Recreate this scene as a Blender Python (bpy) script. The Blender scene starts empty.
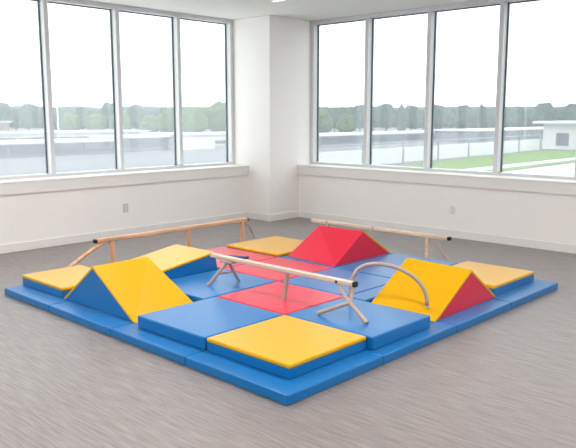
import bpy, bmesh, math, random
from mathutils import Vector, Matrix, noise
random.seed(7)
S = 1.6                      # one drawing unit = the eye height, 1.6 m
C = bpy.context.scene.collection
sc = bpy.context.scene

# ------------------------------------------------------------------ materials
def lin(c):
    return tuple(((v/255)/12.92 if v/255 <= .04045 else ((v/255+.055)/1.055)**2.4) for v in c)
def mat(name, rgb, rough=.6, spec=.5, bump=0, scale=40, vary=0, metallic=0, coat=0):
    m = bpy.data.materials.new(name); m.use_nodes = True
    nt = m.node_tree; b = nt.nodes['Principled BSDF']
    col = lin(rgb)+(1,)
    b.inputs['Base Color'].default_value = col
    b.inputs['Roughness'].default_value = rough
    b.inputs['Specular IOR Level'].default_value = spec
    b.inputs['Metallic'].default_value = metallic
    b.inputs['Coat Weight'].default_value = coat
    if bump or vary:
        tc = nt.nodes.new('ShaderNodeTexCoord'); nz = nt.nodes.new('ShaderNodeTexNoise')
        nz.inputs['Scale'].default_value = scale; nz.inputs['Detail'].default_value = 4
        nt.links.new(tc.outputs['Object'], nz.inputs['Vector'])
        if bump:
            bp = nt.nodes.new('ShaderNodeBump'); bp.inputs['Strength'].default_value = bump
            bp.inputs['Distance'].default_value = .01
            nt.links.new(nz.outputs['Fac'], bp.inputs['Height']); nt.links.new(bp.outputs['Normal'], b.inputs['Normal'])
        if vary:
            mx = nt.nodes.new('ShaderNodeMix'); mx.data_type = 'RGBA'
            mx.inputs['A'].default_value = tuple(v*(1-vary) for v in col[:3])+(1,)
            mx.inputs['B'].default_value = tuple(min(1, v*(1+vary)) for v in col[:3])+(1,)
            nt.links.new(nz.outputs['Fac'], mx.inputs['Factor']); nt.links.new(mx.outputs['Result'], b.inputs['Base Color'])
    return m

M = {}
VR, VS = .32, .36
SHEEN = .32
M['blue']   = mat('blue_vinyl',   (0, 108, 174), VR, VS, .04, 30)
M['yellow'] = mat('yellow_vinyl', (222, 166, 0), VR, VS, .04, 30)
M['red']    = mat('red_vinyl',    (216, 32, 62), VR, VS, .04, 30)
for k_ in ('blue', 'yellow', 'red'):
    b_ = M[k_].node_tree.nodes['Principled BSDF']; b_.inputs['Sheen Weight'].default_value = SHEEN; b_.inputs['Sheen Roughness'].default_value = .28
M['navy']   = mat('navy_vinyl',   (20, 50, 115), .5, .4, .04, 30)
M['wall']   = mat('white_wall_paint', (247, 244, 242), .75, .3, .03, 120)
M['ceil']   = mat('white_ceiling_paint', (229, 230, 225), .9, .2, .05, 90)
M['base']   = mat('white_baseboard', (238, 236, 233), .5, .4, .01, 40)
M['frame']  = mat('pale_aluminium', (218, 219, 221), .42, .5, .01, 60)
M['gasket'] = mat('dark_gasket', (92, 102, 108), .5, .4, .01, 60)
M['outlet'] = mat('grey_outlet_plastic', (200, 198, 194), .45, .5, .01, 60)
M['outletw'] = mat('white_outlet_plastic', (232, 232, 228), .4, .5, .01, 60)
M['slot']   = mat('dark_slot', (110, 108, 105), .6, .3, .01, 60)
M['tube']   = mat('grey_brown_tube', (178, 158, 146), .42, .5, .02, 60, .06)
M['rubber'] = mat('black_rubber', (26, 28, 30), .6, .4, .02, 80)
M['beamgrey'] = mat('pale_varnished_beam', (214, 196, 176), .4, .5, .02, 30, .06)
def wood(name, rgb, axis):
    m = bpy.data.materials.new(name); m.use_nodes = True; nt = m.node_tree; b = nt.nodes['Principled BSDF']
    tc = nt.nodes.new('ShaderNodeTexCoord'); mp = nt.nodes.new('ShaderNodeMapping'); nz = nt.nodes.new('ShaderNodeTexNoise')
    sc_ = [60, 60, 60]; sc_[axis] = 3; mp.inputs['Scale'].default_value = sc_
    nz.inputs['Scale'].default_value = 1; nz.inputs['Detail'].default_value = 3
    r = nt.nodes.new('ShaderNodeValToRGB'); c = lin(rgb)
    r.color_ramp.elements[0].color = tuple(v*.75 for v in c)+(1,); r.color_ramp.elements[1].color = tuple(min(1, v*1.2) for v in c)+(1,)
    r.color_ramp.elements[0].position = .3; r.color_ramp.elements[1].position = .7
    nt.links.new(tc.outputs['Object'], mp.inputs['Vector']); nt.links.new(mp.outputs['Vector'], nz.inputs['Vector'])
    nt.links.new(nz.outputs['Fac'], r.inputs['Fac']); nt.links.new(r.outputs['Color'], b.inputs['Base Color'])
    b.inputs['Roughness'].default_value = .45
    return m
M['woodx'] = wood('orange_tan_wood', (224, 176, 138), 0)
M['woody'] = wood('pinkish_tan_wood', (228, 200, 178), 1)
M['woodz'] = wood('orange_tan_wood_upright', (220, 170, 134), 2)

def carpet():
    m = bpy.data.materials.new('grey_ribbed_carpet'); m.use_nodes = True; nt = m.node_tree; b = nt.nodes['Principled BSDF']
    tc = nt.nodes.new('ShaderNodeTexCoord')
    def nz(scale, sx, sy, det):
        mp = nt.nodes.new('ShaderNodeMapping'); mp.inputs['Scale'].default_value = (sx, sy, 1)
        n = nt.nodes.new('ShaderNodeTexNoise'); n.inputs['Scale'].default_value = scale; n.inputs['Detail'].default_value = det
        nt.links.new(tc.outputs['Object'], mp.inputs['Vector']); nt.links.new(mp.outputs['Vector'], n.inputs['Vector'])
        return n
    a = nz(1, 70, 4.5, 3); c = nz(.6, 1, 1, 2); d = nz(1, 30, 260, 2)
    mul = nt.nodes.new('ShaderNodeMath'); mul.operation = 'MULTIPLY_ADD'
    mul.inputs[1].default_value = .35; nt.links.new(d.outputs['Fac'], mul.inputs[0]); nt.links.new(a.outputs['Fac'], mul.inputs[2])
    r = nt.nodes.new('ShaderNodeValToRGB')
    r.color_ramp.elements[0].position = .48; r.color_ramp.elements[1].position = .9
    r.color_ramp.elements[0].color = lin(CARPET_LO)+(1,); r.color_ramp.elements[1].color = lin(CARPET_HI)+(1,)
    nt.links.new(mul.outputs[0], r.inputs['Fac'])
    nt.links.new(r.outputs['Color'], b.inputs['Base Color'])
    bp = nt.nodes.new('ShaderNodeBump'); bp.inputs['Strength'].default_value = .25; bp.inputs['Distance'].default_value = .006
    nt.links.new(mul.outputs[0], bp.inputs['Height']); nt.links.new(bp.outputs['Normal'], b.inputs['Normal'])
    b.inputs['Roughness'].default_value = .42; b.inputs['Specular IOR Level'].default_value = .7
    b.inputs['Sheen Weight'].default_value = .15
    return m
CARPET_LO, CARPET_HI = (104, 95, 93), (140, 131, 128)
M['carpet'] = carpet()

def glass():
    m = bpy.data.materials.new('hazy_window_glass'); m.use_nodes = True; nt = m.node_tree; nt.nodes.clear()
    o = nt.nodes.new('ShaderNodeOutputMaterial')
    t = nt.nodes.new('ShaderNodeBsdfTransparent'); t.inputs['Color'].default_value = (.94, .975, .965, 1)
    tr = nt.nodes.new('ShaderNodeBsdfTranslucent'); tr.inputs['Color'].default_value = (.95, .97, 1, 1)
    g = nt.nodes.new('ShaderNodeBsdfGlossy'); g.inputs['Roughness'].default_value = .02
    nz = nt.nodes.new('ShaderNodeTexNoise'); nz.inputs['Scale'].default_value = .7
    mr = nt.nodes.new('ShaderNodeMapRange'); mr.inputs['To Min'].default_value = HAZE-.03; mr.inputs['To Max'].default_value = HAZE+.03
    nt.links.new(nz.outputs['Fac'], mr.inputs['Value'])
    m1 = nt.nodes.new('ShaderNodeMixShader'); nt.links.new(mr.outputs['Result'], m1.inputs[0])
    nt.links.new(t.outputs[0], m1.inputs[1]); nt.links.new(tr.outputs[0], m1.inputs[2])
    m2 = nt.nodes.new('ShaderNodeMixShader'); m2.inputs[0].default_value = .04
    nt.links.new(m1.outputs[0], m2.inputs[1]); nt.links.new(g.outputs[0], m2.inputs[2])
    nt.links.new(m2.outputs[0], o.inputs['Surface'])
    return m
HAZE = .12  # translucent veil mixed into the panes stands in for outdoor haze
M['glass'] = glass()

def emit(name, rgb, st):
    m = bpy.data.materials.new(name); m.use_nodes = True; nt = m.node_tree; nt.nodes.clear()
    o = nt.nodes.new('ShaderNodeOutputMaterial'); e = nt.nodes.new('ShaderNodeEmission')
    e.inputs['Color'].default_value = rgb+(1,); e.inputs['Strength'].default_value = st
    nt.links.new(e.outputs[0], o.inputs['Surface']); return m
FILL_LAMP = 88  # strength of the added, unseen ceiling panels
M['lamp'] = emit('lit_lamp_diffuser', (1, .985, .97), FILL_LAMP)
M['softlamp'] = emit('dimmer_lamp_diffuser', (1, .99, .97), 5)

# outside
M['paving'] = mat('pale_concrete_paving', (112, 115, 121), .9, .2, .02, .4, .05)
M['conc'] = mat('white_concrete', (196, 196, 194), .9, .2, .02, .4, .04)
M['lawn'] = mat('mown_lawn', (92, 124, 40), .9, .2, .05, .8, .15)
M['leaf1'] = mat('mid_green_leaves', (60, 90, 44), .9, .2, .3, 1.2, .35)
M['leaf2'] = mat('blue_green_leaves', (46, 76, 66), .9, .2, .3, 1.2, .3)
M['leaf3'] = mat('dark_conifer', (36, 62, 52), .9, .2, .3, 1.2, .3)
M['bark'] = mat('bark', (96, 84, 72), .9, .2, .2, 4, .2)
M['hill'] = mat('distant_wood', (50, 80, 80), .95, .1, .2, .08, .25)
M['bwhite'] = mat('white_cladding', (206, 206, 206), .7, .3, .02, 1, .03)
M['bgrey'] = mat('grey_cladding', (118, 122, 134), .7, .3, .02, 1, .04)
M['bdark'] = mat('blue_grey_glazing', (70, 84, 98), .3, .5, .01, 1, .1)
M['bpink'] = mat('dusty_pink_cladding', (140, 122, 122), .8, .3, .02, 1, .04)
M['rail'] = mat('white_rail_paint', (200, 202, 205), .5, .4, .01, 5)
M['railpost'] = mat('pale_grey_post', (120, 126, 132), .5, .4, .01, 5)

# ------------------------------------------------------------------ helpers
def link(name, bm, m, parent=None, s=S, loc=None, smooth=False):
    """bm is in drawing units; becomes one mesh object, origin at the base centre of its box"""
    bmesh.ops.recalc_face_normals(bm, faces=bm.faces)
    vs = [v.co for v in bm.verts]
    lo = Vector([min(v[i] for v in vs) for i in range(3)]); hi = Vector([max(v[i] for v in vs) for i in range(3)])
    o0 = Vector(((lo.x+hi.x)/2, (lo.y+hi.y)/2, lo.z))
    bmesh.ops.translate(bm, verts=bm.verts, vec=-o0); bmesh.ops.scale(bm, verts=bm.verts, vec=(s, s, s))
    me = bpy.data.meshes.new(name); bm.to_mesh(me); bm.free()
    for mm in (m if isinstance(m, (list, tuple)) else [m]): me.materials.append(mm)
    if smooth:
        for p in me.polygons: p.use_smooth = True
    o = bpy.data.objects.new(name, me); C.objects.link(o)
    if smooth and s != 1:
        w_ = o.modifiers.new('weighted_normals', 'WEIGHTED_NORMAL'); w_.weight = 100
    o.location = o0*s
    if parent is not None:
        o.parent = parent; o.location = o0*s - parent_world(parent)
    return o
def parent_world(p):
    v = Vector((0, 0, 0))
    while p is not None: v += Vector(p.location); p = p.parent
    return v
def empty(name, x, y, z, label, cat, group=None, s=S):
    o = bpy.data.objects.new(name, None); C.objects.link(o); o.location = Vector((x, y, z))*s; o.empty_display_size = .1
    tag(o, label, cat, group); return o
def tag(o, label, cat, group=None, kind=None):
    o['label'] = label; o['category'] = cat
    if group: o['group'] = group
    if kind: o['kind'] = kind
    return o
def structure(o, label=None, cat=None):
    o['kind'] = 'structure'
    if label: o['label'] = label
    if cat: o['category'] = cat
    return o
def box(bm, x0, x1, y0, y1, z0, z1, bev=0, seg=2):
    r = bmesh.ops.create_cube(bm, size=1)
    vs = r['verts']
    for v in vs:
        v.co = Vector((x0+(v.co.x+.5)*(x1-x0), y0+(v.co.y+.5)*(y1-y0), z0+(v.co.z+.5)*(z1-z0)))
    if bev:
        es = list({e for v in vs for e in v.link_edges})
        bmesh.ops.bevel(bm, geom=es, offset=bev, segments=seg, affect='EDGES', profile=.5)
    return bm
def B(*a, **k): return box(bmesh.new(), *a, **k)
def hull(verts, faces, bev=0, seg=2):
    bm = bmesh.new(); vs = [bm.verts.new(v) for v in verts]
    for f in faces: bm.faces.new([vs[i] for i in f])
    bmesh.ops.recalc_face_normals(bm, faces=bm.faces)
    if bev: bmesh.ops.bevel(bm, geom=list(bm.edges), offset=bev, segments=seg, affect='EDGES', profile=.5)
    return bm
def tube(bm, pts, r, n=12):
    pts = [Vector(p) for p in pts]; rings = []; ref = None
    for i, p in enumerate(pts):
        d = (pts[min(i+1, len(pts)-1)]-pts[max(i-1, 0)]).normalized()
        if ref is None:
            ref = Vector((0, 0, 1)) if abs(d.z) < .9 else Vector((1, 0, 0))
        a = (ref-d*ref.dot(d)).normalized(); b_ = d.cross(a); ref = a
        rings.append([bm.verts.new(p+(a*math.cos(t)+b_*math.sin(t))*r) for t in [2*math.pi*k/n for k in range(n)]])
    for r0, r1 in zip(rings, rings[1:]):
        for k in range(n): bm.faces.new([r0[k], r0[(k+1) % n], r1[(k+1) % n], r1[k]])
    bm.faces.new(rings[0][::-1]); bm.faces.new(rings[-1])
    return bm
def T(pts, r, n=12): return tube(bmesh.new(), pts, r, n)

# ------------------------------------------------------------------ the room
WX, WY, H = 5.13, 5.0, 1.917
X0, Y0 = -3.2, -3.2
E = .10
VX, VY = 5.30, 5.18      # window planes, set back behind the wall below them
CX, CY = 4.727, 4.685    # free corner of the boxed-in column
structure(link('floor', B(X0-E, VX+E, Y0-E, VY+E, -.06, 0), M['carpet']))
structure(link('ceiling', B(X0-E, VX+E, Y0-E, VY+E, H, H+.08), M['ceil']))
SILL = .525
bm = B(X0-E, VX+E, WY, VY+E, 0, SILL-.013)
box(bm, CX, VX+E, VY, VY+E, SILL-.012, H); box(bm, X0-E, -.76, WY, VY+E, SILL+.001, H)
structure(link('wall_left', bm, M['wall']))
bm = B(WX, VX+E, Y0-E, WY, 0, SILL-.013)
box(bm, VX, VX+E, CY, VY, SILL-.012, H); box(bm, WX, VX+E, Y0-E, -.64, SILL+.001, H)
structure(link('wall_right', bm, M['wall']))
structure(link('wall_back', B(X0-E, WX, Y0-E, Y0, 0, H), M['wall']))
structure(link('wall_side', B(X0-E, X0, Y0, WY, 0, H), M['wall']))
structure(link('column', B(CX, VX-.001, CY, VY-.001, 0.001, H-.001, bev=.003), M['wall']))
# window ledges: boxed band under each window with a deep cap running back to the glass
bm = B(X0, CX-.001, WY-.022, WY-.001, .432, SILL-.0125); box(bm, X0, CX-.001, WY-.026, VY-.001, SILL-.0118, SILL, bev=.003)
structure(link('trim_1', bm, M['base']))
bm = B(WX-.022, WX-.001, Y0, CY-.001, .432, SILL-.0125); box(bm, WX-.026, VX-.001, Y0, CY-.001, SILL-.0118, SILL, bev=.003)
structure(link('trim_2', bm, M['base']))
structure(link('baseboard_left', B(X0, CX-.012, WY-.009, WY-.001, .001, .066, bev=.002), M['base']))
structure(link('baseboard_right', B(WX-.009, WX-.001, Y0, CY-.012, .001, .066, bev=.002), M['base']))
bm = B(CX-.01, CX-.001, CY-.01, WY-.001, .001, .066, bev=.002); box(bm, CX-.001, WX-.001, CY-.01, CY-.001, .001, .066, bev=.002)
structure(link('baseboard_column', bm, M['base']))

def window(name, axis, end, step, count, label):
    """aluminium ribbon window; runs along the wall away from the corner"""
    W = VY if axis == 'x' else VX
    def bb(a0, a1, d0, d1, z0, z1, bm=None, bev=0):
        bm = bm if bm is not None else bmesh.new()
        if axis == 'x': return box(bm, a0, a1, W+d0, W+d1, z0, z1, bev=bev)
        return box(bm, W+d0, W+d1, a0, a1, z0, z1, bev=bev)
    lo = end-step*count
    root = bpy.data.objects.new(name, None); C.objects.link(root)
    root.location = (Vector((0, W, SILL)) if axis == 'x' else Vector((W, 0, SILL)))*S
    structure(root, label, 'window')
    FW, D = .037, .085
    link('head_rail', bb(lo, end-.001, .001, D, H-.036, H-.001), M['frame'], root)
    link('bottom_rail', bb(lo, end-.001, .001, D, SILL, SILL+.022), M['frame'], root)
    ms = [end-.001-FW-step*k for k in range(count+1)]
    for k, a in enumerate(ms):
        link('mullion', bb(a, a+FW, .0, D+.003, SILL+.0225, H-.0365, bev=.002), M['frame'], root)
    for k in range(count):
        a0, a1 = ms[k+1]+FW, ms[k]
        z0, z1 = SILL+.0225, H-.0365
        bm = bb(a0, a0+.011, .058, .075, z0, z1); bb(a1-.011, a1, .058, .075, z0, z1, bm)
        bb(a0+.011, a1-.011, .058, .075, z1-.008, z1, bm)
        link('gasket', bm, M['gasket'], root)
        link('pane', bb(a0+.0112, a1-.0112, .065, .068, z0+.0005, z1-.0082), M['glass'], root)
    return root
window('window_1', 'x', CX, .6405, 8, 'ribbon window in the left wall, pale metal mullions, view of flat roofs and trees')
window('window_2', 'y', CY, .6600, 8, 'ribbon window in the right wall, pale metal mullions, view of fence and lawn')

# recessed linear ceiling lights; one seen by the column, the rest added as fill
def ceiling_light(x, y, label, hw=.05, m='lamp'):
    t = empty('ceiling_light', x, y, H-.004, label, 'ceiling light', 'linear ceiling lights')
    bm = B(x-hw-.004, x-hw-.0002, y-.4, y+.4, H-.004, H-.0005); box(bm, x+hw+.0002, x+hw+.004, y-.4, y+.4, H-.004, H-.0005)
    box(bm, x-hw-.0002, x+hw+.0002, y-.4, y-.394, H-.004, H-.0005); box(bm, x-hw-.0002, x+hw+.0002, y+.394, y+.4, H-.004, H-.0005)
    link('housing', bm, M['base'], t)
    link('diffuser', B(x-hw, x+hw, y-.3938, y+.3938, H-.0035, H-.0005), M[m], t)
ceiling_light(4.19, 3.72, 'lit slim white ceiling light nearest the corner column', .011, 'softlamp')
for x in (2.3, .5, -1.3):  # out of view, added to brighten the room
    for y in (3.1, 1.1, -.9):
        ceiling_light(x, y, 'slim white ceiling light out of the picture above the open floor')
for y in (-.4,):
    ceiling_light(4.19, y, 'slim white ceiling light out of the picture above the right side')

# wall outlets
def outlet(axis, a, z, m, label):
    if axis == 'x':
        f = lambda a0, a1, d0, d1, z0, z1, bev=0: B(a0, a1, WY-d1, WY-d0, z0, z1, bev=bev)
        t = empty('wall_outlet', a, WY, z-.03, label, 'outlet')
    else:
        f = lambda a0, a1, d0, d1, z0, z1, bev=0: B(WX-d1, WX-d0, a0, a1, z0, z1, bev=bev)
        t = empty('wall_outlet', WX, a, z-.03, label, 'outlet')
    link('cover_plate', f(a-.024, a+.024, .0005, .005, z-.036, z+.036, bev=.0015), m, t)
    for dz in (-.016, .016):
        sk = link('socket', f(a-.012, a+.012, .0051, .0062, z+dz-.011, z+dz+.011, bev=.0004), M['outletw'], t)
        for da in (-.005, .005):
            link('slot', f(a+da-.0012, a+da+.0012, .0063, .0066, z+dz-.005, z+dz+.005), M['slot'], sk)
outlet('x', 3.319, .237, M['outlet'], 'grey electrical outlet low on the wall under the left window')
outlet('y', 2.956, .231, M['outletw'], 'white electrical outlet low on the wall under the right window')

# ------------------------------------------------------------------ base mats
BT = .041; Z0 = .0425; ZT = .100
bx = [1.684, 2.250, 2.825, 3.385, 3.988]; by = [1.588, 2.165, 2.713, 3.293, 3.815]
x_edge = lambda y: 1.684+.012*(y-1.588)      # the front left edge is not quite square to the rest
BL = {(0,0): 'blue base mat at the corner nearest the viewer, under the bright yellow square mat',
 (0,1): 'blue base mat on the front left edge, second from the near corner',
 (0,2): 'blue base mat on the front left edge, under the blue-ended yellow wedge',
 (0,3): 'blue base mat at the left corner, under the pale yellow square mat',
 (1,0): 'blue base mat on the front right edge, second from the near corner',
 (2,0): 'blue base mat on the front right edge, under the red-ended yellow wedge',
 (3,0): 'blue base mat at the right corner, under the yellow square mat',
 (3,1): 'blue base mat on the back right edge, beside the right corner',
 (3,2): 'blue base mat on the back right edge, behind the red wedge',
 (3,3): 'blue base mat at the far corner, behind the thin yellow mat',
 (1,3): 'blue base mat on the back left edge, under the yellow ramp',
 (2,3): 'blue base mat on the back left edge, under the far pink-red square mat'}
g = .0012
for (i, j), l in BL.items():
    a0, a1 = (x_edge(by[j]), x_edge(by[j+1])) if i == 0 else (bx[i], bx[i])
    fp = [(a0+g, by[j]+g), (bx[i+1]-g, by[j]+g), (bx[i+1]-g, by[j+1]-g), (a1+g, by[j+1]-g)]
    tag(link('base_mat', hull([p+(.001,) for p in fp]+[p+(BT,) for p in fp],
        [(3,2,1,0), (4,5,6,7), (0,1,5,4), (1,2,6,5), (2,3,7,6), (3,0,4,7)], .006, 3), M['blue'], smooth=True), l, 'mat', 'blue base mats around the edge')
tag(link('base_mat', B(bx[1]+g, bx[3]-g, by[1]+g, by[3]-g, .001, BT, bev=.009, seg=3), M['blue'], smooth=True),
    'large blue base mat in the middle, hidden under the square mats', 'mat')

# ------------------------------------------------------------------ square mats
def square(name, x0, x1, y0, y1, m, label, z1=ZT, group='flat square mats'):
    o = link(name, B(x0+g, x1-g, y0+g, y1-g, Z0, z1, bev=.007, seg=3), M[m], smooth=True)
    return tag(o, label, 'mat', group)
square('square_mat', 1.787, 2.262, 2.155, 2.632, 'blue', 'blue square mat on the front left edge, between yellow square mat and blue-ended wedge')
square('square_mat', 2.264, 2.708, 1.652, 2.153, 'blue', 'blue square mat on the front right edge, between yellow square mat and red-ended wedge')
square('square_mat', 2.265, 2.717, 2.155, 2.632, 'red', 'red square mat in the middle under the front balance beam post')
square('square_mat', 2.186, 2.717, 2.635, 3.100, 'blue', 'blue square mat in front of the yellow ramp, under the beam\'s left feet')
square('square_mat', 2.720, 3.202, 2.155, 2.632, 'blue', 'blue square mat between the middle red mat and the red wedge, behind the arch')
square('mat_strip', 2.711, 3.420, 2.034, 2.152, 'blue', 'narrow blue mat strip between the red-ended yellow wedge and the blue square mat behind it')
square('square_mat', 2.720, 3.202, 2.635, 3.100, 'red', 'red square mat touching the foot of the red wedge, behind the front beam')
square('square_mat', 2.720, 3.202, 3.103, 3.640, 'red', 'far red square mat between the yellow ramp and the thin yellow mat')
square('square_mat', 3.205, 3.830, 2.155, 2.632, 'blue', 'blue square mat between the red wedge and the red-ended yellow wedge')
square('square_mat', 3.205, 3.830, 2.635, 3.100, 'blue', 'blue square mat under the red wedge')

def topped(x0, x1, y0, y1, label, z1=ZT, strip=.018):
    t = empty('topped_mat', (x0+x1)/2, (y0+y1)/2, Z0, label, 'mat', 'blue square mats with yellow tops')
    link('foam_body', B(x0+g, x1-g, y0+g, y1-g, Z0, z1-strip, bev=.004), M['blue'], t, smooth=True)
    link('top_cover', B(x0, x1, y0, y1, z1-strip+.0002, z1, bev=.0055, seg=3), M['yellow'], t, smooth=True)
topped(1.793, 2.260, 1.682, 2.150, 'bright yellow topped square mat at the near corner')
topped(1.818, 2.195, 3.356, 3.812, 'pale yellow topped square mat at the left corner beside the blue-ended wedge')
topped(3.432, 3.925, 1.708, 2.148, 'yellow topped square mat at the right corner beside the red-ended wedge')
topped(3.206, 3.700, 3.104, 3.610, 'yellow topped square mat at the far corner beside the red wedge', z1=.116)

# yellow ramp, rising away from the blue-ended wedge
t = empty('ramp_mat', 2.48, 3.33, Z0, 'blue sided ramp block with pale sloping yellow top, behind the blue-ended wedge', 'mat')
def ramp(y0, y1):
    x0, x1 = 2.20, 2.70
    za = lambda x: .158+.14*(x-2.3)
    s = .014
    body = hull([(x0, y0, Z0), (x1, y0, Z0), (x1-.03, y0, za(x1-.04)-s), (x0, y0, za(x0)-s),
                 (x0, y1, Z0), (x1, y1, Z0), (x1-.03, y1, za(x1-.04)-s), (x0, y1, za(x0)-s)],
                [(0,1,2,3), (7,6,5,4), (0,4,5,1), (1,5,6,2), (2,6,7,3), (3,7,4,0)], .003)
    link('foam_body', body, M['blue'], t)
    xe = x1-.035
    top = hull([(x0, y0-.001, za(x0)-s+.0005), (xe, y0-.001, za(xe)-s+.0005), (xe, y0-.001, za(xe)), (x0, y0-.001, za(x0)),
                (x0, y1+.001, za(x0)-s+.0005), (xe, y1+.001, za(xe)-s+.0005), (xe, y1+.001, za(xe)), (x0, y1+.001, za(x0))],
                [(0,1,2,3), (7,6,5,4), (0,4,5,1), (1,5,6,2), (2,6,7,3), (3,7,4,0)], .004)
    link('top_cover', top, M['yellow'], t)
ramp(3.106, 3.47)

# ------------------------------------------------------------------ wedges (tent-shaped)
def wedge(name, near, far, ends, front, back, label):
    """near/far: triangles (foot A, ridge P, foot B); covers are folded sheets laid on the two slopes"""
    A, P, Bq = [Vector(v) for v in near]; A2, P2, B2 = [Vector(v) for v in far]
    c = (A+Bq+A2+B2)/4
    t = empty(name, c.x, c.y, min(A.z, Bq.z), label, 'wedge', 'foam wedges')
    th = .011
    def inset(A, P, Bq):
        l1 = (A-P).normalized(); l2 = (Bq-P).normalized()
        ang1 = math.asin(abs(l1.z)); ang2 = math.asin(abs(l2.z))
        return A+(Bq-A).normalized()*th/math.sin(ang1), P-Vector((0, 0, th/math.cos((ang1+ang2)/2))), Bq+(A-Bq).normalized()*th/math.sin(ang2)
    a, p, b_ = inset(A, P, Bq); a2, p2, b2 = inset(A2, P2, B2)
    e = (A2-A).normalized()*.0015
    link('foam_body', hull([a, p, b_, a2, p2, b2], [(0,1,2), (5,4,3), (0,3,4,1), (1,4,5,2), (2,5,3,0)], .0015), M[ends], t)
    def sheet(F, R, F2, R2, f, r, f2, r2, m, nm):
        bm = hull([F-e, R-e, F2+e, R2+e, f-e, r-e, f2+e, r2+e],
                  [(0,1,3,2), (4,6,7,5), (0,4,5,1), (2,3,7,6), (0,2,6,4), (1,5,7,3)], .0012)
        link(nm, bm, M[m], t)
    sheet(A, P, A2, P2, a, p, a2, p2, front, 'slope_cover')
    sheet(Bq, P, B2, P2, b_, p, b2, p2, back, 'slope_cover')
    return t
# yellow wedge with blue ends on the front left edge: ends face -x
wedge('foam_wedge', [(1.822, 2.700, Z0), (1.822, 3.050, .262), (1.822, 3.352, Z0)],
      [(2.175, 2.645, Z0), (2.150, 3.050, .262), (2.175, 3.352, Z0)], 'blue', 'yellow', 'yellow',
      'tent-shaped yellow wedge with blue triangular ends on the front left edge')
# yellow wedge with red ends on the front right edge, turned a little
wedge('foam_wedge', [(2.800, 1.690, Z0), (3.145, 1.695, .236), (3.426, 1.695, Z0)],
      [(2.716, 2.010, .078), (3.062, 2.022, .266), (3.428, 2.022, Z0)], 'red', 'yellow', 'yellow',
      'tent-shaped yellow wedge with red triangular ends on the front right edge')
# red wedge at the back
ZR = ZT+.0015
wedge('foam_wedge', [(3.212, 2.640, ZR), (3.505, 2.645, .285), (3.805, 2.645, ZR)],
      [(3.255, 3.068, ZR), (3.482, 2.995, .285), (3.800, 3.055, ZR)], 'red', 'red', 'yellow',
      'tent-shaped red wedge on blue mats at the back, yellow on its far slope')
# small navy foam strip lying on the far red mat
tag(link('foam_strip', hull([(2.935, 3.315, ZR), (2.995, 3.185, ZR), (3.035, 3.200, ZR), (2.978, 3.330, ZR),
                            (2.935, 3.315, ZR+.012), (2.995, 3.185, ZR+.012), (3.035, 3.200, ZR+.012), (2.978, 3.330, ZR+.012)],
     [(0,1,2,3), (7,6,5,4), (0,4,5,1), (1,5,6,2), (2,6,7,3), (3,7,4,0)], .003), M['navy']),
    'small dark blue foam strip lying on the red mats behind the front beam', 'foam strip')

# ------------------------------------------------------------------ front balance beam with A-frame feet
BX = 2.45; bz0, bz1 = .239, .263
t = empty('balance_beam', BX, 2.37, ZT, 'front balance beam, pale tan with grey tube A-frame feet, on the blue and red mats', 'balance beam', 'balance beams')
link('beam', B(BX-.014, BX+.014, 1.902, 2.865, bz0, bz1, bev=.007, seg=3), M['beamgrey'], t, smooth=True)
link('end_cap', B(BX-.0145, BX+.0145, 1.884, 1.902, bz0-.001, bz1+.001, bev=.006, seg=3), M['rubber'], t, smooth=True)
link('end_cap', B(BX-.0145, BX+.0145, 2.865, 2.880, bz0-.001, bz1+.001, bev=.006, seg=3), M['beamgrey'], t, smooth=True)
zf = ZT+.011
rt = .0095
link('post', T([(BX, 2.312, bz0), (BX, 2.334, ZT+.002)], .011), M['tube'], t)
# left A-frame
lt = (BX, 2.745, bz0-.002)
link('leg', T([lt, (2.385, 2.832, zf-.008)], rt), M['tube'], t)
link('leg', T([lt, (2.565, 2.788, zf-.008)], rt), M['tube'], t)
link('crossbar', T([(2.414, 2.793, .165), (2.512, 2.768, .165)], .006), M['tube'], t)
link('bracket', B(BX-.02, BX+.02, 2.70, 2.79, bz0-.012, bz0-.0005, bev=.003), M['tube'], t)
# right A-frame: two struts meet, then two feet spread
ap = (2.418, 1.897, .172)
link('strut', T([(BX, 1.990, bz0+.003), (2.432, 1.945, .205), ap], .008), M['tube'], t)
link('strut', T([(BX, 1.902, bz0+.003), (2.436, 1.898, .205), ap], .008), M['tube'], t)
l1 = link('leg', T([ap, (2.360, 2.036, zf-.004)], rt), M['tube'], t)
l2 = link('leg', T([(2.420, 1.902, .18), ap, (2.401, 1.786, zf-.006)], rt), M['tube'], t)
link('bolt', B(BX-.0165, BX-.0135, 1.985, 1.997, .243, .255, bev=.001), M['rubber'], t)

# grey arch standing behind the beam, its other foot on the yellow wedge
f0, f1 = Vector((2.655, 2.080, ZT+.003)), Vector((2.838, 1.757, .0965))
pts = []
n = 36; AH = .193
for k in range(n+1):
    a = math.pi*k/n
    u = .5-.5*math.cos(a); u -= .15*math.sin(a)**2*(1-.3*u)      # the bow leans towards the beam
    q = f0.lerp(f1, u); q.z = f0.z+(f1.z-f0.z)*u+AH*math.sin(a)**.8
    pts.append(q)
t = empty('climbing_arch', 2.76, 1.93, ZT, 'thin grey tube arch between the front beam and the red-ended yellow wedge', 'arch')
link('tube', T(pts, .0100), M['tube'], t, smooth=True)
link('foot_cap', T([pts[-1]+Vector((0, 0, .004)), pts[-1]+Vector((0, 0, -.004))], .0108), M['outlet'], t)

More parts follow.
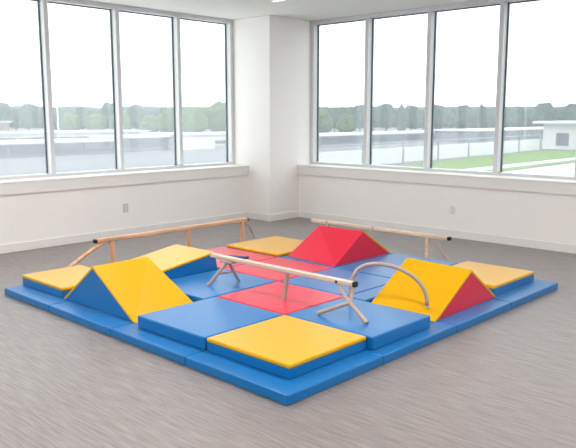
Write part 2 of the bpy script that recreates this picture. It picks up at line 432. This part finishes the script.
# ------------------------------------------------------------------ long beams on the floor by the walls
YB = 4.1
t = empty('balance_beam', 3.17, YB, 0, 'long orange tan balance beam along the left wall, behind the mats', 'balance beam', 'balance beams')
link('beam', B(2.485, 3.862, YB-.018, YB+.018, .160, .187, bev=.006), M['woodx'], t)
link('end_cap', B(2.468, 2.485, YB-.018, YB+.018, .160, .187, bev=.005), M['rubber'], t)
link('end_cap', B(3.862, 3.872, YB-.018, YB+.018, .160, .187, bev=.005), M['rubber'], t)
for x in (2.605, 3.262, 3.813):
    link('leg', B(x-.0135, x+.0135, YB-.013, YB+.013, .001, .160, bev=.003), M['woodz'], t)
link('brace', T([(2.58, YB, .160), (2.53, YB, .152), (2.47, YB, .130), (2.38, YB, .084), (2.30, YB, .038), (2.255, YB, .010)], .0135), M['woodz'], t, smooth=True)
link('brace', T([(3.83, YB, .155), (3.90, YB, .108), (3.950, YB, .012)], .007), M['tube'], t)
XB = 4.2
t = empty('balance_beam', XB, 3.06, 0, 'long pale pinkish balance beam along the right wall, behind the red wedge', 'balance beam', 'balance beams')
link('beam', B(XB-.018, XB+.018, 2.450, 3.690, .158, .184, bev=.006), M['woody'], t)
link('end_cap', B(XB-.018, XB+.018, 2.430, 2.450, .158, .184, bev=.006), M['rubber'], t)
for y in (2.612, 3.523):
    link('leg', B(XB-.0125, XB+.0125, y-.0125, y+.0125, .001, .158, bev=.003), M['woody'], t)
link('brace', T([(XB, 2.575, .158), (XB, 2.44, .010)], .009), M['tube'], t)
for y in (3.523, 3.075):
    link('clamp', B(XB-.020, XB+.020, y-.006, y+.006, .156, .1865, bev=.002), M['tube'], t)

# ------------------------------------------------------------------ outside (in metres)
GZ = -3.7
def M1(name, bm, m, parent=None, smooth=False): return link(name, bm, m, parent, s=1, smooth=smooth)
structure(M1('terrain', B(9.5, 520, -60, 520, GZ-.5, GZ), M['paving']), 'pale paved flat roofs and yard outside', 'ground')
tag(M1('lawn', hull([(40, 36.2, GZ+.02), (109, 35.4, GZ+.02), (109, 46.6, GZ+.02), (40, 41.5, GZ+.02),
                     (40, 36.2, GZ+.005), (109, 35.4, GZ+.005), (109, 46.6, GZ+.005), (40, 41.5, GZ+.005)],
     [(0,1,2,3), (7,6,5,4), (0,4,5,1), (1,5,6,2), (2,6,7,3), (3,7,4,0)]), M['lawn']),
    'bright green lawn strip outside the right window', 'lawn', kind='structure')
tag(M1('lawn', hull([(40, 31.2, GZ+.02), (109, 32.2, GZ+.02), (109, 33.2, GZ+.02), (40, 32.8, GZ+.02),
                     (40, 31.2, GZ+.005), (109, 32.2, GZ+.005), (109, 33.2, GZ+.005), (40, 32.8, GZ+.005)],
     [(0,1,2,3), (7,6,5,4), (0,4,5,1), (1,5,6,2), (2,6,7,3), (3,7,4,0)]), M['lawn']),
    'narrow green verge in front of the lawn strip outside', 'lawn', kind='structure')
# white panel fence with posts and a top rail
t = empty('fence', 74, 45, GZ, 'long white panel fence with pale posts beyond the lawn', 'fence', s=1)
def along(u): return 40+u*66, 51.5-5.6*min(1, u*1.6) if u < .5 else 47+(-2.0+u*2.0)*.4
fx = [(44+8.0*k) for k in range(9)]
fy = lambda x: 45.6 if x < 60 else 45.6+(x-60)*.035
for a, b_ in zip(fx, fx[1:]):
    M1('panel', hull([(a+.1, fy(a), GZ+.01), (b_-.1, fy(b_), GZ+.01), (b_-.1, fy(b_)+.08, GZ+.01), (a+.1, fy(a)+.08, GZ+.01),
        (a+.1, fy(a), GZ+1.75), (b_-.1, fy(b_), GZ+1.75), (b_-.1, fy(b_)+.08, GZ+1.75), (a+.1, fy(a)+.08, GZ+1.75)],
        [(0,1,2,3), (7,6,5,4), (0,4,5,1), (1,5,6,2), (2,6,7,3), (3,7,4,0)]), M['bwhite'], t)
for a in fx: M1('post', B(a-.1, a+.1, fy(a)-.1, fy(a)+.1, GZ+.01, GZ+2.3), M['railpost'], t)
M1('top_rail', T([(fx[0], fy(fx[0]), GZ+2.3), (60, 45.6, GZ+2.3), (fx[-1], fy(fx[-1]), GZ+2.3)], .09), M['railpost'], t)
# white pavilion at the right
t = empty('pavilion', 118, 42.5, GZ, 'white flat roofed building with one window beyond the lawn', 'building', s=1)
M1('wall', B(112, 124, 36.5, 48.6, GZ+.01, GZ+4.1), M['bwhite'], t)
M1('roof', B(110.5, 125.5, 35, 49.8, GZ+4.11, GZ+4.5), M['rail'], t)
M1('window', B(111.9, 111.99, 44.4, 46.4, GZ+.6, GZ+2.6), M['bdark'], t)
structure(M1('path', hull([(40, 33.1, GZ+.03), (108, 33.6, GZ+.03), (108, 35.0, GZ+.03), (40, 35.9, GZ+.03),
    (40, 33.1, GZ+.002), (108, 33.6, GZ+.002), (108, 35.0, GZ+.002), (40, 35.9, GZ+.002)],
    [(0,1,2,3), (7,6,5,4), (0,4,5,1), (1,5,6,2), (2,6,7,3), (3,7,4,0)]), M['conc']), 'white concrete path between the two lawn strips', 'path')
structure(M1('yard', B(40, 108, 20, 30.9, GZ+.002, GZ+.03), M['conc']), 'white concrete yard in front of the lawn', 'yard')
# low buildings seen from the left window
def block(x0, x1, y0, y1, h, wall, label, band=None, roof='rail', nwin=0):
    t = empty('low_building', (x0+x1)/2, (y0+y1)/2, GZ, label, 'building', 'low buildings outside', s=1)
    M1('wall', B(x0, x1, y0, y1, GZ+.01, GZ+h), M[wall], t)
    M1('roof', B(x0-.5, x1+.5, y0-.5, y1+.5, GZ+h+.01, GZ+h+.28), M[roof], t)
    if band:
        n_ = max(1, int((x1-x0)/5))
        for k in range(n_):
            a = x0+(x1-x0)*k/n_
            M1('window', B(a+.25, a+(x1-x0)/n_-.25, y0-.12, y0-.01, GZ+h*band[0], GZ+h*band[1]), M['bdark'], t)
    return t
block(20, 57, 88, 96, 1.7, 'bgrey', 'long low grey building with dark window band outside the left window', (.2, .9))
block(59, 68, 90, 97, 2.0, 'bgrey', 'short grey building with dark windows outside the third left pane', (.25, .85))
block(68.6, 76, 88, 97, 2.3, 'bwhite', 'plain white block beside the short grey building outside')
block(80, 104, 96, 104, 2.0, 'bwhite', 'long white building with grey band beyond the last left pane', (.2, .5))
block(30, 84, 118, 128, 2.2, 'bwhite', 'long white roofed building behind the grey ones outside the left window', (.3, .7))
block(48, 66, 140, 150, 4.0, 'bpink', 'dusty pink building in front of the trees at far left')
block(98, 160, 84, 94, 1.6, 'bgrey', 'long grey roofed building beyond the fence outside the right window', (.25, .8))
block(130, 190, 70, 80, 2.2, 'bgrey', 'grey building with dark windows behind the fence at the right', (.25, .8))
tag(M1('flagpole', T([(63.8, 116.3, GZ), (63.8, 116.3, GZ+9.2)], .16), M['rail']), 'thin white flagpole outside the left window', 'flagpole')

# trees
def crown_mesh(seed, rx, rz, lumps):
    bm = bmesh.new(); bmesh.ops.create_icosphere(bm, subdivisions=4, radius=1)
    for v in bm.verts:
        p = v.co.copy()
        d = 1+.28*noise.noise(p*1.6+Vector((seed*3.1, 0, 0)))+.14*noise.noise(p*4+Vector((0, seed*2.3, 0)))+.07*noise.noise(p*9)
        v.co = Vector((p.x*d*rx, p.y*d*rx, p.z*d*rz))
    return bm
protos = []
def make_tree(seed, rx, rz, trunk, m):
    r = bpy.data.objects.new('tree', None); C.objects.link(r)
    bm = crown_mesh(seed, rx, rz, 5); bmesh.ops.translate(bm, verts=bm.verts, vec=(0, 0, trunk+rz*.9))
    c = M1('crown', bm, m, r, smooth=True)
    k = M1('trunk', T([(0, 0, 0), (.05, 0, trunk*.6), (0, .05, trunk+rz*.5)], .22, 8), M['bark'], r)
    return r, [c, k]
kinds = [make_tree(1, 3.6, 3.4, 2.2, M['leaf1']), make_tree(2, 3.2, 4.0, 2.0, M['leaf2']),
         make_tree(3, 3.75, 3.7, 1.8, M['leaf2']), make_tree(4, 3.3, 3.2, 2.0, M['leaf1']), make_tree(5, 1.25, 4.6, .8, M['leaf3'])]
used = set()
def tree(kind, x, y, s, label, group):
    r0, ch = kinds[kind]
    if kind not in used: r = r0; used.add(kind)
    else:
        r = r0.copy(); C.objects.link(r)
        for c in ch:
            d = c.copy(); C.objects.link(d); d.parent = r
    r.location = (x, y, GZ); r.rotation_euler = (0, 0, random.uniform(0, 6.28)); r.scale = (s, s, s)
    tag(r, label, 'tree', group)
def polar(az, d): return d*math.cos(math.radians(az)), d*math.sin(math.radians(az))
GREEN = [(60.4, 165, .66), (58.4, 168, .70), (56.6, 163, .66), (54.3, 156, .66), (52.6, 150, .78), (50.9, 140, .86), (48.7, 154, .92), (45.9, 160, .75), (40.6, 160, .74), (38.6, 168, .70)]
for k, (az, d, s) in enumerate(GREEN):
    x, y = polar(az, d); tree((0, 3)[k % 2], x, y, s, 'rounded mid green tree standing in front of the treeline outside', 'green trees in front of the treeline')
az = 19.5; k = 0
while az < 68:
    d = (226, 246)[k % 2]; x, y = polar(az, d)
    if not 44 < az < 47: tree((1, 2)[k % 2], x, y, random.uniform(.82, .98), 'blue green tree in the continuous treeline on the horizon', 'treeline on the horizon')
    az += random.uniform(.95, 1.05); k += 1
for az, d, s, l in ((34.2, 170, .84, 'tall narrow dark conifer outside the second right pane'), (28.0, 175, .84, 'tall narrow dark conifer outside the third right pane')):  # dark tree shapes stand in for upright reflections in the glass
    x, y = polar(az, d); tree(4, x, y, s, l, None)
# distant wooded ridge
bm = bmesh.new(); n = 90; top = []; bot = []; bk = []
for k in range(n+1):
    a = 15+58*k/n; x, y = polar(a, 330); x2, y2 = polar(a, 370)
    h = 9.9+.8*noise.noise(Vector((k*.35, 0, 0)))+.5*noise.noise(Vector((k*.9, 3, 0)))
    top.append(bm.verts.new((x, y, GZ+h*.8))); bot.append(bm.verts.new((x, y, GZ))); bk.append(bm.verts.new((x2, y2, GZ+h)))
bb_ = [bm.verts.new((v.co.x, v.co.y, GZ)) for v in bk]
for k in range(n):
    bm.faces.new((bot[k], bot[k+1], top[k+1], top[k])); bm.faces.new((top[k], top[k+1], bk[k+1], bk[k])); bm.faces.new((bk[k], bk[k+1], bb_[k+1], bb_[k]))
tag(M1('forest', bm, M['hill'], smooth=True), 'hazy wooded ridge closing the horizon', 'forest', kind='stuff')

# ------------------------------------------------------------------ sky, camera
w = bpy.data.worlds.new('overcast_sky'); sc.world = w; w.use_nodes = True
bg = w.node_tree.nodes['Background']
SKY = 2.85
bg.inputs['Color'].default_value = (.96, .98, 1, 1); bg.inputs['Strength'].default_value = SKY

cam = bpy.data.cameras.new('camera'); co = bpy.data.objects.new('camera', cam); C.objects.link(co)
cam.sensor_width = 36; cam.lens = 702/576*36
pi_, ya = math.atan(108/702), math.radians(43.2866)
fw = Vector((math.cos(pi_)*math.cos(ya), math.cos(pi_)*math.sin(ya), -math.sin(pi_)))
co.location = (0, 0, S); co.rotation_euler = fw.to_track_quat('-Z', 'Y').to_euler()
cam.clip_end = 1000
sc.camera = co

sc.view_settings.view_transform = 'Standard'; sc.view_settings.look = 'None'
sc.view_settings.gamma = 1; sc.view_settings.use_curve_mapping = False
sc.view_settings.exposure = -0.12
sc.cycles.max_bounces = 12; sc.cycles.diffuse_bounces = 8; sc.cycles.transparent_max_bounces = 16
sc.cycles.use_denoising = True
